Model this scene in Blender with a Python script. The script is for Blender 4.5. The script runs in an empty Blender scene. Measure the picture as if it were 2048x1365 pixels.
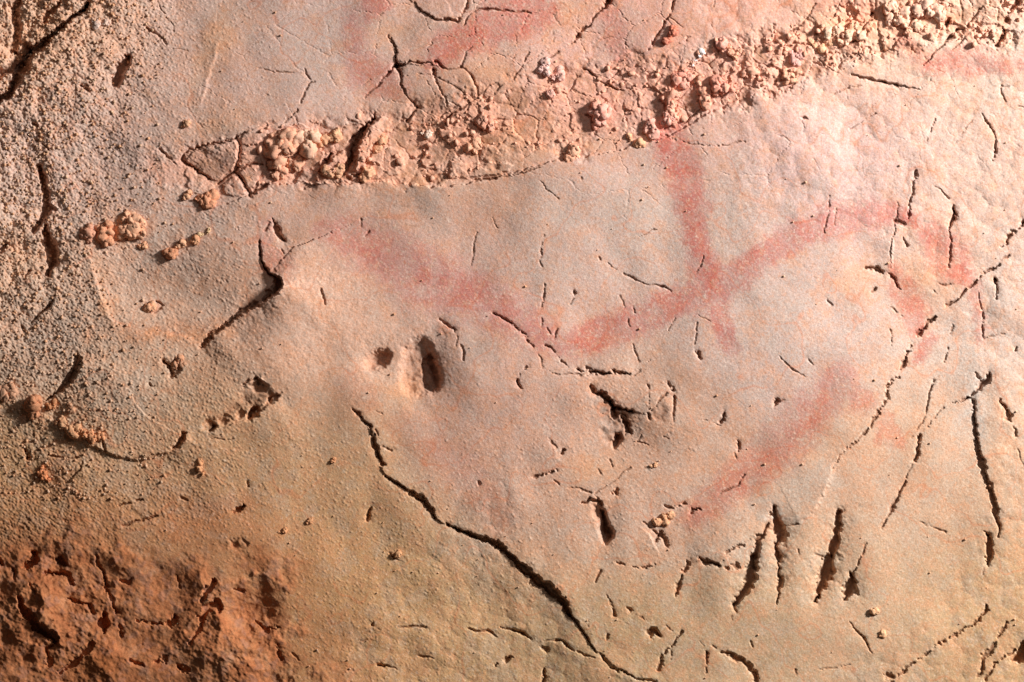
import bpy, math, time
import numpy as np
T0 = time.time()
# ------------------------------------------------------------------ units
S = 0.0005            # metres per photo pixel (the wall section is about 1.02 m wide)
D = 1.9               # camera distance in metres
scene = bpy.context.scene

def at(px, py, h):
    """photo pixel + height above the wall plane (in pixels) -> point in the world"""
    k = (D - h * S) / D
    return (px - 1024.0) * S * k, -h * S, (682.5 - py) * S * k

# ------------------------------------------------------------------ camera, world, lamps
cam_d = bpy.data.cameras.new('camera'); cam = bpy.data.objects.new('camera', cam_d)
scene.collection.objects.link(cam); scene.camera = cam
cam.location = (0, -D, 0); cam.rotation_euler = (math.pi / 2, 0, 0)
cam_d.sensor_width = 36.0; cam_d.lens = 36.0 * D / (2048 * S)
cam_d.clip_start = 0.05; cam_d.clip_end = 50

world = bpy.data.worlds.new('World'); scene.world = world; world.use_nodes = True
bg = world.node_tree.nodes['Background']
bg.inputs['Color'].default_value = (1.0, 0.82, 0.68, 1); bg.inputs['Strength'].default_value = 0.028

def area_lamp(name, px, py, h, size, power, color, aim):
    d = bpy.data.lights.new(name, 'AREA'); d.shape = 'DISK'; d.size = size
    d.energy = power; d.color = color
    o = bpy.data.objects.new(name, d); scene.collection.objects.link(o)
    p = ((px - 1024) * S, -h * S, (682.5 - py) * S)
    a = ((aim[0] - 1024) * S, 0, (682.5 - aim[1]) * S)
    import mathutils
    v = mathutils.Vector(a) - mathutils.Vector(p)
    o.location = p; o.rotation_euler = v.to_track_quat('-Z', 'Y').to_euler()
    return o
KEY = (5200.0, -1200.0, 2400.0)
area_lamp('side_lamp', *KEY, 0.36, 121.0, (1.0, 0.938, 0.875), (1200, 600))
area_lamp('front_fill', 1900.0, -500.0, 2200.0, 0.3, 1.7, (1.0, 0.90, 0.84), (1300, 500))  # added weak fill light, no lamp of the cave
scene.view_settings.view_transform = 'Standard'
scene.view_settings.look = 'None'
scene.view_settings.exposure = 0.0
scene.view_settings.gamma = 1.0

# ------------------------------------------------------------------ grid of the rock face
STEP = 1.7
def axis(lo, hi, mlo, mhi):
    core = np.arange(lo, hi + STEP, STEP)
    a = lo - np.cumsum(np.linspace(2.5, 16, 30))[::-1]
    b = core[-1] + np.cumsum(np.linspace(2.5, 16, 30))
    return np.concatenate([a, core, b])
gx = axis(-6.0, 2054.0, 0, 0); gy = axis(-6.0, 1371.0, 0, 0)
NX, NY = len(gx), len(gy)
X, Y = np.meshgrid(gx, gy)
X = X.astype(np.float32); Y = Y.astype(np.float32)

def vnoise(x, y, seed):
    r = np.random.RandomState(seed); n = 256
    L = r.rand(n, n).astype(np.float32) * 2 - 1
    xi = np.floor(x).astype(np.int32); yi = np.floor(y).astype(np.int32)
    fx = x - xi; fy = y - yi
    fx = fx * fx * fx * (fx * (fx * 6 - 15) + 10); fy = fy * fy * fy * (fy * (fy * 6 - 15) + 10)
    x0 = xi & 255; x1 = (xi + 1) & 255; y0 = yi & 255; y1 = (yi + 1) & 255
    a = L[y0, x0]; b = L[y0, x1]; c = L[y1, x0]; d = L[y1, x1]
    return a + (b - a) * fx + (c - a) * fy + (a - b - c + d) * fx * fy

def fbm(x, y, scale, octs, seed, gain=0.5):
    s = 0; a = 1.0; t = 0
    ang = 0.6
    for k in range(octs):
        c, q = math.cos(ang * (k + 1)), math.sin(ang * (k + 1))
        s = s + a * vnoise((x * c - y * q) / scale + 31.7 * k, (x * q + y * c) / scale + 17.3 * k, seed + k)
        t += a; a *= gain; scale *= 0.5
    return s / t * 1.6

def sstep(a, b, v):
    t = np.clip((v - a) / (b - a), 0, 1); return t * t * (3 - 2 * t)

def blobs(anchors, sigma):
    """smooth field through anchors (x, y, values...)"""
    A = np.array(anchors, dtype=np.float32)
    cx = np.linspace(-320, 2370, 180); cy = np.linspace(-320, 1690, 134)
    U, V = np.meshgrid(cx, cy)
    W = np.exp(-(((U[..., None] - A[:, 0]) ** 2 + (V[..., None] - A[:, 1]) ** 2) / (2 * sigma * sigma))) + 1e-9 / (
        1 + ((U[..., None] - A[:, 0]) ** 2 + (V[..., None] - A[:, 1]) ** 2) / 1e4)
    F = (W @ A[:, 2:]) / W.sum(-1, keepdims=True)
    u = (X - cx[0]) / (cx[1] - cx[0]); v = (Y - cy[0]) / (cy[1] - cy[0])
    ui = np.clip(u.astype(int), 0, len(cx) - 2); vi = np.clip(v.astype(int), 0, len(cy) - 2)
    fu = (u - ui)[..., None]; fv = (v - vi)[..., None]
    R = (F[vi, ui] * (1 - fu) + F[vi, ui + 1] * fu) * (1 - fv) + (F[vi + 1, ui] * (1 - fu) + F[vi + 1, ui + 1] * fu) * fv
    return R.astype(np.float32)

# warped coordinates: every traced outline gets natural, ragged edges
WX = X + 2.6 * fbm(X, Y, 16, 3, 11) + 1.0 * fbm(X, Y, 4, 1, 15)
WY = Y + 2.6 * fbm(X, Y, 16, 3, 21) + 1.0 * fbm(X, Y, 4, 1, 25)
N5 = fbm(X, Y, 5, 2, 31); N12 = fbm(X, Y, 12, 2, 35); N30 = fbm(X, Y, 30, 3, 41); N90 = fbm(X, Y, 90, 3, 51)

def window(x0, x1, y0, y1):
    a = np.searchsorted(gx, x0); b = np.searchsorted(gx, x1); c = np.searchsorted(gy, y0); d = np.searchsorted(gy, y1)
    return slice(max(c, 0), max(d, 1)), slice(max(a, 0), max(b, 1))

def pts(s, n=3):
    r = [tuple(float(q) for q in p.split(',')) for p in s.split()]
    last = 3.0; out = []
    for p in r:
        if len(p) == 3: last = p[2]
        out.append((p[0], p[1], last))
    return out

def line_field(P, pad, warp=1.0):
    """for a polyline: distance, interpolated third value, side sign, along-length, inside its window"""
    xs = [p[0] for p in P]; ys = [p[1] for p in P]
    w = window(min(xs) - pad, max(xs) + pad, min(ys) - pad, max(ys) + pad)
    x = X[w] + (WX[w] - X[w]) * warp; y = Y[w] + (WY[w] - Y[w]) * warp
    D_ = np.full(x.shape, 1e9, np.float32); V = np.zeros_like(D_); SG = np.ones_like(D_)
    for a, b in zip(P[:-1], P[1:]):
        dx, dy = b[0] - a[0], b[1] - a[1]; L = dx * dx + dy * dy + 1e-6
        t = np.clip(((x - a[0]) * dx + (y - a[1]) * dy) / L, 0, 1)
        d = np.hypot(x - a[0] - t * dx, y - a[1] - t * dy)
        m = d < D_
        cr = dx * (y - a[1]) - dy * (x - a[0])
        D_ = np.where(m, d, D_); V = np.where(m, a[2] + (b[2] - a[2]) * t, V); SG = np.where(m, np.sign(cr), SG)
    return w, D_, V, SG

H = np.zeros_like(X); OWN = np.zeros(X.shape, np.int32); OWNV = np.zeros_like(X)
OBJ = []      # (kind, label) for id = index + 1

# ------------------------------------------------------------------ broad relief
H += 11 * fbm(X, Y, 420, 2, 61) + 4.2 * fbm(X, Y, 130, 2, 57) + 0.30 * N30 + 1.2 * N90 * np.clip((900 - X) / 900 + .35, .35, 1)
def bump(x, y, rx, ry, amp, ang=0):
    global H
    c, s = math.cos(math.radians(ang)), math.sin(math.radians(ang))
    u = ((WX - x) * c + (WY - y) * s) / rx; v = (-(WX - x) * s + (WY - y) * c) / ry
    H += amp * np.exp(-(u * u + v * v))
bump(360, 590, 150, 85, -24, 15); bump(560, 700, 60, 60, 6); bump(120, 560, 60, 70, 8)      # basin left of the lobe
bump(610, 620, 90, 130, 13, 20); bump(490, 720, 90, 50, 8, -30)
bump(755, 722, 46, 36, -9); bump(842, 728, 56, 76, -14)
bump(1490, 1130, 24, 90, -4, 15); bump(1652, 1120, 24, 100, -5, 12); bump(1558, 1090, 18, 60, -6); bump(1600, 1140, 30, 80, 6, 8); bump(1440, 1160, 50, 60, 4); bump(1740, 1120, 40, 80, 5)
bump(220, 800, 140, 85, 13, 15); bump(90, 640, 80, 60, -9, -30); bump(120, 760, 50, 40, -8, -40); bump(1210, 1060, 30, 60, -6)
bump(640, 880, 40, 110, -3, 10); bump(560, 850, 60, 50, 5)
bump(840, 760, 120, 110, 6); bump(1000, 700, 60, 90, 4, 20)
bump(1500, 1100, 120, 80, 7); bump(1300, 820, 120, 60, 4)
bump(1560, 600, 190, 220, 9, 30); bump(1960, 760, 70, 50, 6)
bump(2010, 880, 50, 120, 5); bump(150, 820, 200, 160, 6)
bump(30, 50, 70, 70, -22); bump(40, 470, 60, 70, -10); bump(60, 740, 60, 60, -6)
bump(1990, 1290, 40, 60, 6, 30); bump(860, 310, 90, 45, -9)
bump(1225, 845, 50, 75, -7)

# clay patch (rough brown mud in the lower left corner)
def poly_mask(P, pad, warp=1.0):
    xs = [p[0] for p in P]; ys = [p[1] for p in P]
    w = window(min(xs) - pad, max(xs) + pad, min(ys) - pad, max(ys) + pad)
    x = X[w] + (WX[w] - X[w]) * warp; y = Y[w] + (WY[w] - Y[w]) * warp
    ins = np.zeros(x.shape, bool); d = np.full(x.shape, 1e9, np.float32)
    n = len(P)
    for i in range(n):
        a, b = P[i], P[(i + 1) % n]
        dx, dy = b[0] - a[0], b[1] - a[1]; L = dx * dx + dy * dy + 1e-6
        t = np.clip(((x - a[0]) * dx + (y - a[1]) * dy) / L, 0, 1)
        d = np.minimum(d, np.hypot(x - a[0] - t * dx, y - a[1] - t * dy))
        c = ((a[1] > y) != (b[1] > y)) & (x < dx * (y - a[1]) / (dy if abs(dy) > 1e-6 else 1e-6) + a[0])
        ins ^= c
    return w, np.where(ins, d, -d)
CL = np.full(X.shape, -400.0, np.float32)
w, d = poly_mask(pts('-300,1075 60,1090 150,1078 215,1080 300,1105 380,1110 440,1140 520,1135 560,1180 575,1250 590,1300 610,1365 640,1700 -300,1700'), 380, 4.0)
CL[w] = d
clay = sstep(-45, 40, CL + 26 * N30 + 10 * N12 + 40 * N90)
rid = 1 - np.abs(fbm(X, Y, 60, 4, 71, 0.55)) * 2.0
rid2 = 1 - np.abs(fbm(X, Y, 22, 3, 81, 0.6)) * 2.0
crough = 0.22 + 0.9 * np.clip(np.exp(-(((X - 110) / 170) ** 2 + ((Y - 1230) / 170) ** 2)) + np.exp(-(((X - 470) / 110) ** 2 + ((Y - 1270) / 130) ** 2)), 0, 1)
H += clay * crough * (11 * (1 - np.abs(fbm(X, Y, 130, 3, 73, 0.42)) * 2.4) + 3.2 * rid + 1.5 * rid2 + 1.0 * N12 + 0.8 * N5) + clay * 3 * N90
bump(120, 1200, 75, 60, 9, 30); bump(175, 1335, 80, 30, 9, -15)

# rough crust band running up to the right
band_line = pts('330,345,45 450,335,60 600,300,75 750,300,75 900,285,85 1050,240,90 1200,205,95 1350,180,80 1450,150,75 1600,105,70 1750,45,70 1900,30,62 2100,20,70')
rg = blobs([(430, 330, .04), (370, 300, .15), (505, 345, .1), (540, 270, .15), (600, 260, .3), (650, 310, .5), (750, 290, .3), (760, 340, .25), (600, 300, .9), (700, 300, .9), (850, 300, .8), (850, 235, .2), (1000, 280, .45), (1150, 240, .45), (1300, 220, .6), (1450, 150, .75), (1600, 110, .8), (1750, 50, 1), (1850, 60, .8), (2000, 40, .8), (1080, 160, .4), (1220, 160, .3)], 60)[..., 0]
w, d, v, _ = line_field(band_line, 260, 3.0)
BAND = np.zeros_like(X); BAND[w] = 1 - sstep(0.5, 1.12, d / v + 0.24 * N30[w] + .1 * N90[w])
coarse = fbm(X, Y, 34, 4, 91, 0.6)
H += BAND * (-4.5) + BAND * rg * ( 2.8 * coarse + 1.0 * (1 - np.abs(fbm(X, Y, 14, 2, 95)) * 2) * sstep(-.1, .5, coarse) + 0.7 * N5)

OFX = np.zeros_like(X); OFY = np.zeros_like(X)
def worley(scale, seed):
    r = np.random.RandomState(seed); n = 256
    jx = r.rand(n, n).astype(np.float32); jy = r.rand(n, n).astype(np.float32); hv = r.rand(n, n).astype(np.float32)
    u = WX / scale; v = WY / scale; ui = np.floor(u).astype(np.int32); vi = np.floor(v).astype(np.int32)
    f1 = np.full(X.shape, 9.0, np.float32); f2 = f1.copy(); val = np.zeros_like(X)
    for a in (-1, 0, 1):
        for b in (-1, 0, 1):
            cx = ui + a; cy = vi + b
            k = (cy & 255, cx & 255)
            d = np.hypot(cx + jx[k] - u, cy + jy[k] - v)
            m = d < f1
            f2 = np.where(m, f1, np.minimum(f2, d)); val = np.where(m, hv[k], val); f1 = np.minimum(f1, d)
            OFX[:] = np.where(m, u - cx - jx[k], OFX); OFY[:] = np.where(m, v - cy - jy[k], OFY)
    return f1, f2 - f1, val
f1, edge, val = worley(46, 5)
H += BAND * (0.04 + .8 * rg) * ((val - 0.5) * 6 + OFX * 9 * np.sin(val * 40) + OFY * 7 * np.cos(val * 57) - 6 * np.clip(1 - edge * 46 / 4.0, 0, 1) * (N12 > -0.3))
f1, edge, val = worley(19, 6)
H += BAND * rg * 0.9 * sstep(-.5, .4, coarse) * ((val - 0.5) * 4.5 + OFX * 6 * np.sin(val * 33) + OFY * 6 * np.cos(val * 47))
f1, edge, val = worley(95, 8)           # hairline crazing of the upper wall
craze = blobs([(600, 80, .5), (880, 100, 1), (1150, 100, .9), (1500, 60, .8), (1850, 100, .6), (450, 330, .8), (300, 150, .15),
               (900, 500, .0), (1500, 700, .0), (300, 900, 0), (1000, 1200, 0), (1800, 1100, 0), (1900, 500, .2), (600, 600, 0)], 120)[..., 0]
H -= craze * 2.2 * np.clip(1 - edge * 95 / 2.0, 0, 1) * (N30 > -0.1)

# knobbly coral-like crust in the top-left corner and down the left edge
coral = blobs([(20, 30, 1.3), (60, 80, 1.1), (150, 120, .5), (90, 240, .5), (40, 350, .6), (60, 470, 1), (20, 540, .9), (200, 300, .25), (280, 200, .15),
               (400, 120, 0), (500, 400, 0), (200, 500, .1), (100, 650, .25), (100, 850, .3), (300, 700, .05), (600, 700, 0), (1000, 300, 0), (90, 1000, .2), (1500, 900, 0), (300, 1000, 0)], 70)[..., 0]
f1, edge, val = worley(26, 12)
H += coral * (11 * (1 - np.clip(f1, 0, 1) ** 2) + 9 * fbm(X, Y, 70, 2, 99))
f1, edge, val = worley(13, 14)
H += coral * 3.0 * (1 - np.clip(f1, 0, 1) ** 2)

# ------------------------------------------------------------------ steps: one side of a broken edge stands proud
def step(s, side, R=60, soft=1.2):
    P = pts(s); w, d, v, sg = line_field(P, R * 5, 1.0)
    q = sg * side * d
    prof = sstep(-soft, soft, q) * np.exp(-np.clip(q, 0, None) / R)
    H[w] += v * prof
step('700,815,0 725,838,4 745,875,6 755,915,6 768,950,3 790,965,5 845,1000,8 872,1040,5 895,1052,3 950,1075,7 1000,1095,9 1055,1150,11 1100,1182,13 1130,1210,9 1160,1255,4 1190,1300,3 1250,1345,2 1310,1368,0', -1, 110)
step('400,690,0 425,668,11 455,642,12 480,625,16 515,607,21 545,592,31 562,575,34 560,558,20 540,545,10 524,522,5 519,500,4 524,470,0', 1, 60)
step('160,705,0 155,728,12 138,765,10 120,782,6 90,805,0', -1, 55)
step('118,585,0 108,600,5 80,628,6 60,650,0', -1, 45)
step('372,860,0 366,878,9 350,895,7 325,910,0', -1, 40)
step('185,0,6 140,40,10 90,85,14 65,105,16 45,140,16 20,185,12 -20,215,10', -1, 90, 3)
step('1690,147,0 1740,160,4 1770,166,5 1800,172,4 1840,181,0', -1, 60)
step('822,0,2 840,22,4 870,38,4 910,44,4 920,35,3 936,0,2', -1, 40)
step('779,68,0 790,110,5 795,130,4 810,131,4 862,129,3 890,137,0', -1, 35)
step('790,128,0 805,180,3 832,218,0', -1, 30); step('935,140,0 952,175,4 957,200,0', 1, 40)
step('748,232,0 735,245,9 715,275,12 705,300,10 690,338,4', -1, 26)
step('668,300,0 660,312,10 645,342,6', -1, 22); step('715,300,0 700,330,9 690,345,3', -1, 20)
step('350,440,0 440,410,3 490,395,5 540,368,8 620,365,7 700,368,7 760,363,6 860,374,8 930,370,7 1010,350,6 1100,325,6 1240,300,5 1340,272,5 1400,238,5 1480,198,3 1560,182,2 1640,170,0', 1, 70)
step('365,322,0 368,305,3 440,285,4 490,262,0', 1, 30); step('480,275,0 479,315,3 470,338,0', 1, 20)
step('1825,690,0 1808,730,3 1772,775,4 1765,810,4 1728,868,4 1675,915,2 1650,980,2 1625,1012,0', 1, 40)
step('1944,795,0 1948,830,6 1955,900,7 1985,1000,6 1997,1060,0', -1, 45, 9)
step('1975,1215,0 1935,1255,3 1880,1287,3 1810,1340,3 1785,1364,2', 1, 50)
step('1282,1050,0 1305,1078,5 1320,1108,0', 1, 50)
step('1175,740,0 1205,747,4 1255,748,3 1270,748,0', -1, 40)
step('1183,775,0 1205,790,6 1225,812,8 1265,823,3', -1, 40)
step('485,768,0 500,760,4 522,757,4 535,765,0', 1, 15)
step('168,908,0 160,940,4 132,968,0', -1, 30); step('20,1190,0 45,1215,6 90,1262,16 115,1282,12 125,1300,0', -1, 50, 3)
step('1168,1010,0 1185,1003,4 1202,1010,4 1210,1025,0', -1, 15)
step('96,848,0 150,880,5 210,905,8 270,920,7 335,906,7 366,872,3 372,850,0', -1, 70, 3)
step('395,858,0 430,862,5 470,848,6 505,838,7 540,806,6 562,790,0', 1, 40, 3)
step('175,500,0 190,550,6 205,600,6 225,640,6 248,662,0', 1, 16, 5); step('445,60,0 430,115,3 410,180,3 395,228,0', 1, 10, 4)
step('250,660,0 300,668,4 360,668,5 405,688,0', 1, 40, 4)
step('235,1000,0 285,1030,-3 330,1022,0', 1, 30, 4); step('1215,165,0 1180,145,3 1167,137,0', 1, 20)
step('1792,455,0 1788,490,3 1783,530,3 1780,545,0', 1, 20, 1.5)
step('1380,1128,0 1405,1120,4 1440,1126,5 1462,1110,4 1480,1092,4 1515,1070,3 1545,1050,0', -1, 60, 2)
step('1575,1054,0 1600,1048,3 1630,1020,4 1650,985,4 1668,950,2 1680,920,0', -1, 40, 3)
step('1440,1300,0 1465,1310,4 1500,1330,4 1512,1340,0', -1, 30)

def plate(s, h, soft=2.0, tilt=(0, 0)):
    P = pts(s); w, d = poly_mask(P, 8, 1.1)
    cx = sum(p[0] for p in P) / len(P); cy = sum(p[1] for p in P) / len(P)
    H[w] += sstep(-.5, soft, d) * (h + tilt[0] * (X[w] - cx) + tilt[1] * (Y[w] - cy))
plate('370,323 386,305 420,292 440,289 470,279 475,292 473,320 467,338 450,350 437,362 416,354 396,340', 4, 2, (.02, -.02))
plate('482,272 500,257 540,250 600,246 622,254 630,272 600,300 550,300 530,330 500,325 480,332 484,300', 3, 2)
plate('476,346 490,335 514,330 524,342 514,362 503,382 492,372', 4, 2); plate('444,372 466,354 474,360 494,386 478,394 450,390', 4, 2)
plate('372,335 396,350 430,372 420,392 390,390 372,370', 3, 3)
plate('664,311 690,298 699,301 694,322 680,344 652,352 647,340', 10, 3, (-.1, 0)); plate('714,300 722,278 742,247 765,234 786,241 775,262 748,288 728,328 706,345', 11, 3, (-.12, .05))
plate('742,303 770,292 800,300 806,330 798,352 760,361 722,358 728,335', 5, 3, (.05, -.05)); plate('592,352 606,340 628,336 650,346 672,340 692,350 700,364 640,370 590,366', 7, 3)
plate('700,352 712,346 722,352 718,362 704,362', 5, 2); plate('900,322 940,330 1000,322 1030,330 1010,344 930,360 896,356', 4, 2)
# ------------------------------------------------------------------ cracks
def claim(w, val, oid):
    m = val > np.maximum(OWNV[w], 0.30)
    OWN[w] = np.where(m, oid, OWN[w]); OWNV[w] = np.where(m, val, OWNV[w])

def crack(s, depth=None, dash=0.0, label=None, own=True):
    P = pts(s); wm = max(p[2] for p in P)
    w, d, v, sg = line_field(P, wm * 2 + 8, 0.75 if wm < 6 else 1.25)
    plen = sum(math.hypot(b[0] - a[0], b[1] - a[1]) for a, b in zip(P[:-1], P[1:])); tick = 0.62 if (plen < 34 and wm <= 5) else (0.8 if wm <= 3 else 1.0)
    v = v * (0.8 + 0.2 * tick)
    hw = np.where(v > 7, 0.60, 0.5) * v * (1 + 0.35 * N12[w]) + 0.75
    prof = np.clip(1 - (d / hw) ** 2, 0, 1)
    if dash > 0: prof = prof * sstep(-0.3, 0.25, N12[w] + 0.6 * N5[w] + 0.6 - dash)
    dep = depth if depth else None
    dd = (dep if dep else np.where(v < 3, 1.3 * v + 1.0, np.where(v < 4, 1.6 * v + 1.2, 2.2 * v + 1.0))) * (0.55 + 0.45 * sstep(-.45, .25, N30[w] + .4 * N12[w]) if (not dep and wm < 7) else 1.0)
    dd = dd * tick
    H[w] -= dd * prof ** np.where(v > 7, 0.42, 0.8) + np.where(v > 7, 0.14, np.where(v > 3, .2, 0.06)) * dd * np.exp(-(d / (hw * 1.8 + 1)) ** 2)
    if own:
        OBJ.append(('crack', label)); claim(w, prof, len(OBJ))

K = crack
K('175,8,5 140,40,9 115,62,8 90,85,12 65,105,13 45,140,18 20,185,12 -20,215,10', 34)
K('40,0,8 30,20,12 35,60,12 28,100,14', 20); K('118,5,7 90,38,10', 16); K('0,152,12 22,140,14 52,100,24', 22)
K('313,0,2 322,20 333,35 345,48', dash=.15); K('352,15,1.5 350,38 345,48 345,65', dash=.2)
K('293,57,3.5 312,68,3 325,80,3 332,91,3'); K('345,97,1.5 375,102')
K('363,318,6 370,306,3 400,294 440,287 470,276 490,262,4', 7); K('474,274,4 480,290,3 478,315 470,338', 7)
K('366,322,7 385,336,4 400,346,3 417,358', 8); K('436,368,3 452,356,4 468,345,5 476,336,4', 9); K('470,346,4 482,362,3 495,378,3 502,392,4', 8); K('478,336,3 505,328,3 525,330,3', 6); K('500,390,6 520,378,7 535,368,6', 9)
K('318,298,4 335,312,3 352,330,2', dash=.2)
K('829,6,3 840,22,4 858,31,3 870,39,3 895,40,3.5 912,44,3'); K('914,46,2.5 923,30 932,15,3.5 936,0,3')
K('925,52,2 932,40 940,27 960,19,3 985,18,4 1005,22,3 1030,25,3 1062,25,2.5')
K('778,72,2.5 788,90,3 790,110,3.5 790,125,5 795,130,7 810,130,3 830,126,3 850,126,3.5 862,129,3')
K('862,129,2 872,122,4 885,137,3 905,140,2 920,135,3 927,122,3 931,105,2 945,92,1.5')
K('922,133,3 936,145,3 945,157,4.5 952,175,3.5 956,197,2.5'); K('795,132,5 800,150,4 802,170,3 810,185,3 825,205,3 834,215,4')
K('792,130,4 775,145,4 765,160,3 755,172,3 740,185,2 728,196,1.5', dash=.15)
K('870,142,6 872,160,5 880,180,1.5 890,195 893,212', dash=.05); K('875,156,2 895,165 920,182 935,197')
K('800,152,1.5 830,150 862,150', dash=.1); K('608,138,2 612,150,2.5 621,165 610,185 600,205 592,225 580,235 568,245,2', dash=.05); K('621,165,1.5 632,163')
K('518,135,1.5 545,143 570,145,2 588,144', dash=.2); K('955,196,2.5 930,212 905,228,4 890,240'); K('957,190,2 975,175 992,165')
K('985,190,1.5 1010,165', dash=.1); K('750,235,4 722,262,7 712,280,14 705,300,12 692,335,10', 20); K('662,305,5 655,318,9 645,340,7', 12)
K('812,242,5 830,222,3 834,214'); K('945,362,2 975,358,3.5 1000,354,3 1040,348,2 1080,335,2', dash=.05)
K('730,345,5 715,352,6 700,357,7 680,352,8', 9)
K('1218,0,8 1210,15,4 1195,28,2.5 1180,45,3 1165,62,4 1158,72,5 1142,88,1.5', dash=.02); K('1115,104,4 1095,122,3', dash=.15)
K('1348,0,4 1342,25,3 1325,55,3 1310,80,4 1295,100,3 1280,112,2', dash=.1); K('1265,120,3 1250,135 1235,145 1215,165 1208,172', dash=.15)
K('1340,36,2 1355,48 1365,55'); K('1165,137,2.5 1180,145,3.5 1190,155,2.5 1210,170,2.5 1232,178,4 1248,181,2')
K('1105,25,1.5 1112,40 1120,52'); K('1108,58,1.5 1105,85', dash=.1); K('1030,72,1.5 1037,95'); K('1195,78,1 1230,75 1250,85 1258,95', dash=.1)
K('1057,108,2 1045,130 1028,158', dash=.1); K('1360,251,2 1375,241,4 1390,230,2.5 1400,222'); K('1370,214,2 1378,232'); K('1252,218,3 1242,242', dash=.1)
K('1330,270,2 1355,280,1.5 1385,288 1415,293,2 1450,290 1490,284', dash=.15); K('1313,140,2.5 1322,155 1310,170')
K('1630,8,2 1615,35 1595,55 1580,65 1570,87,2'); K('1684,0,1.5 1665,38', dash=.1)
K('1745,24,6 1735,42,3 1722,60,3', dash=.05); K('1738,60,3 1722,78,5 1706,84,6'); K('1795,0,4 1788,8,3 1786,20,5')
K('1728,80,2 1720,95 1710,107 1690,120 1678,133', dash=.1); K('1672,102,2 1658,122'); K('1704,150,2 1740,159,5 1770,165,5 1800,172,4 1838,180,1.5')
K('1668,190,1.5 1700,175,2.5 1722,170', dash=.1); K('1635,118,1.5 1660,138 1676,145'); K('1752,226,1.5 1725,243 1700,258', dash=.2)
K('1848,132,2 1870,105,2 1890,85,3 1905,70,5 1914,60,5'); K('1914,60,4 1935,60,3 1945,40,2.5 1960,20,2.5'); K('1905,98,2 1930,75,2.5 1950,57')
K('1893,52,6 1902,40,6'); K('1922,45,2 1926,20 1918,0', dash=.1); K('1995,90,7 2005,70,5 2010,52,11 2018,30,8 2038,0,7', 14, dash=.05)
K('2003,172,3 2004,190,4 2009,203,3'); K('2005,173,2 2026,174', dash=.15); K('1964,228,2 1975,245,3 1985,262,5 1992,277,2')
K('1872,235,2 1863,262 1853,288', dash=.3); K('1945,240,1.5 1920,270 1910,290', dash=.3); K('1992,282,3 1990,305,4 1985,320,3', dash=.25)
K('2036,213,2 2052,216')
# left
K('80,335,8 86,365,10 92,395,13 98,414,20 88,432,12 63,462,8', 24); K('38,444,4 80,446,4', 10, dash=.1); K('90,455,8 97,480,18 108,505,24 106,522,20 96,548,8', 30)
K('4,500,10 14,492,9', 12); K('50,550,4 60,545,6', 8); K('108,600,3 95,615,5 80,628,4 64,645,2'); K('42,652,5 49,662,5', 9); K('256,108,6 249,125,15 241,142,22 231,168,10', 26)
K('160,170,6 175,178,8', 9); K('66,245,6 76,252,7', 9); K('55,270,3 100,300,4', 6, dash=.2); K('315,603,3 326,610,4 318,620,3 306,628,2')
K('402,690,5 430,667,9 455,646,7 480,628,7 512,609,9', 10); K('528,600,10 548,586,16 557,565,13', 16); K('519,485,4 519,505,5 524,522,4 535,545,3 552,556,3', 8)  # lower lobe grooves trace its cast shadow, with dark fill
K('545,435,2 552,455,8 558,468,9 570,485,4', 12); K('530,462,4 538,447,3', 5); K('720,438,3 724,455,2'); K('731,473,3 738,465,5'); K('564,500,3 566,508,3')
K('641,578,3 647,595,4 649,608,5', 7); K('955,465,1.5 948,490,1.5 947,510,2.5 944,530,1.5'); K('984,433,1.5 994,458'); K('958,360,2 950,366')
K('157,714,8 151,742,14 138,762,12 118,783,7 92,800,3', 12); K('203,880,3 208,895,5 212,905,2'); K('366,868,8 360,885,9 347,897,5', 8); K('335,905,2 300,910 275,916', dash=.1)  # leading groove and ledge arc trace step shadows, filled dark
K('252,922,2 282,912,3'); K('244,898,1.5 276,898,2', dash=.1); K('330,722,5 338,735,9 345,752,9', 14); K('298,766,5 300,771,5')
K('500,832,9 512,817,9', 14); K('421,862,7 432,852,7', 10); K('436,840,3 440,835,3'); K('485,768,2 498,760,5 516,757,5', 8); K('48,893,3 55,915,6'); K('67,863,3 68,872,4')
K('98,911,3 130,917,3 166,914,2', 6, dash=.15); K('167,915,2 160,940,3 132,966,3', dash=.1); K('277,920,3 281,929,4'); K('468,1022,5 478,1018,9 490,1012,3', 12); K('493,960,4 497,972,5')
K('360,992,3 374,1002,4'); K('238,1012,3 262,1006,4 284,1000,3', 6, dash=.05); K('245,1052,3 285,1040,5 312,1032,3', 6); K('425,878,1.5 450,880 470,878')
K('538,802,7 545,797,4', 9); K('557,791,3 562,785'); K('512,757,6 520,765,8', 8)
K('705,820,2 725,838,4 738,855,6 743,872,5', 8, label='upper end of the long stepped crack, curving down')
K('746,878,9 750,895,8 756,915,5 766,935,3', 9); K('764,893,3 782,901,5'); K('748,860,1.5 762,880,2 765,890', dash=.2)
K('770,953,3 790,965,5 815,980,4', 7); K('820,982,5 845,1000,9 862,1022,9 872,1040,3', 9)
K('893,1050,3 920,1062,5 950,1075,9 980,1083,9 1000,1095,10 1030,1118,13 1055,1148,14 1078,1165,20 1105,1185,22 1122,1200,14 1138,1228,9', 14, label='widest, darkest stretch of the long stepped crack')
K('1140,1228,4 1152,1248,3 1165,1262,4 1178,1285,3 1192,1305,3', 6); K('1202,1312,7 1218,1330,4 1245,1345,2', 7); K('1248,1346,2 1275,1357,5 1310,1365,3', 6)
K('740,1018,7 737,1030,6 731,1043,6', 10); K('922,690,3 925,705,5 926,720,3'); K('778,1107,3 790,1120,3 800,1120,1.5'); K('752,822,1.5 764,828,2.5')
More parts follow.
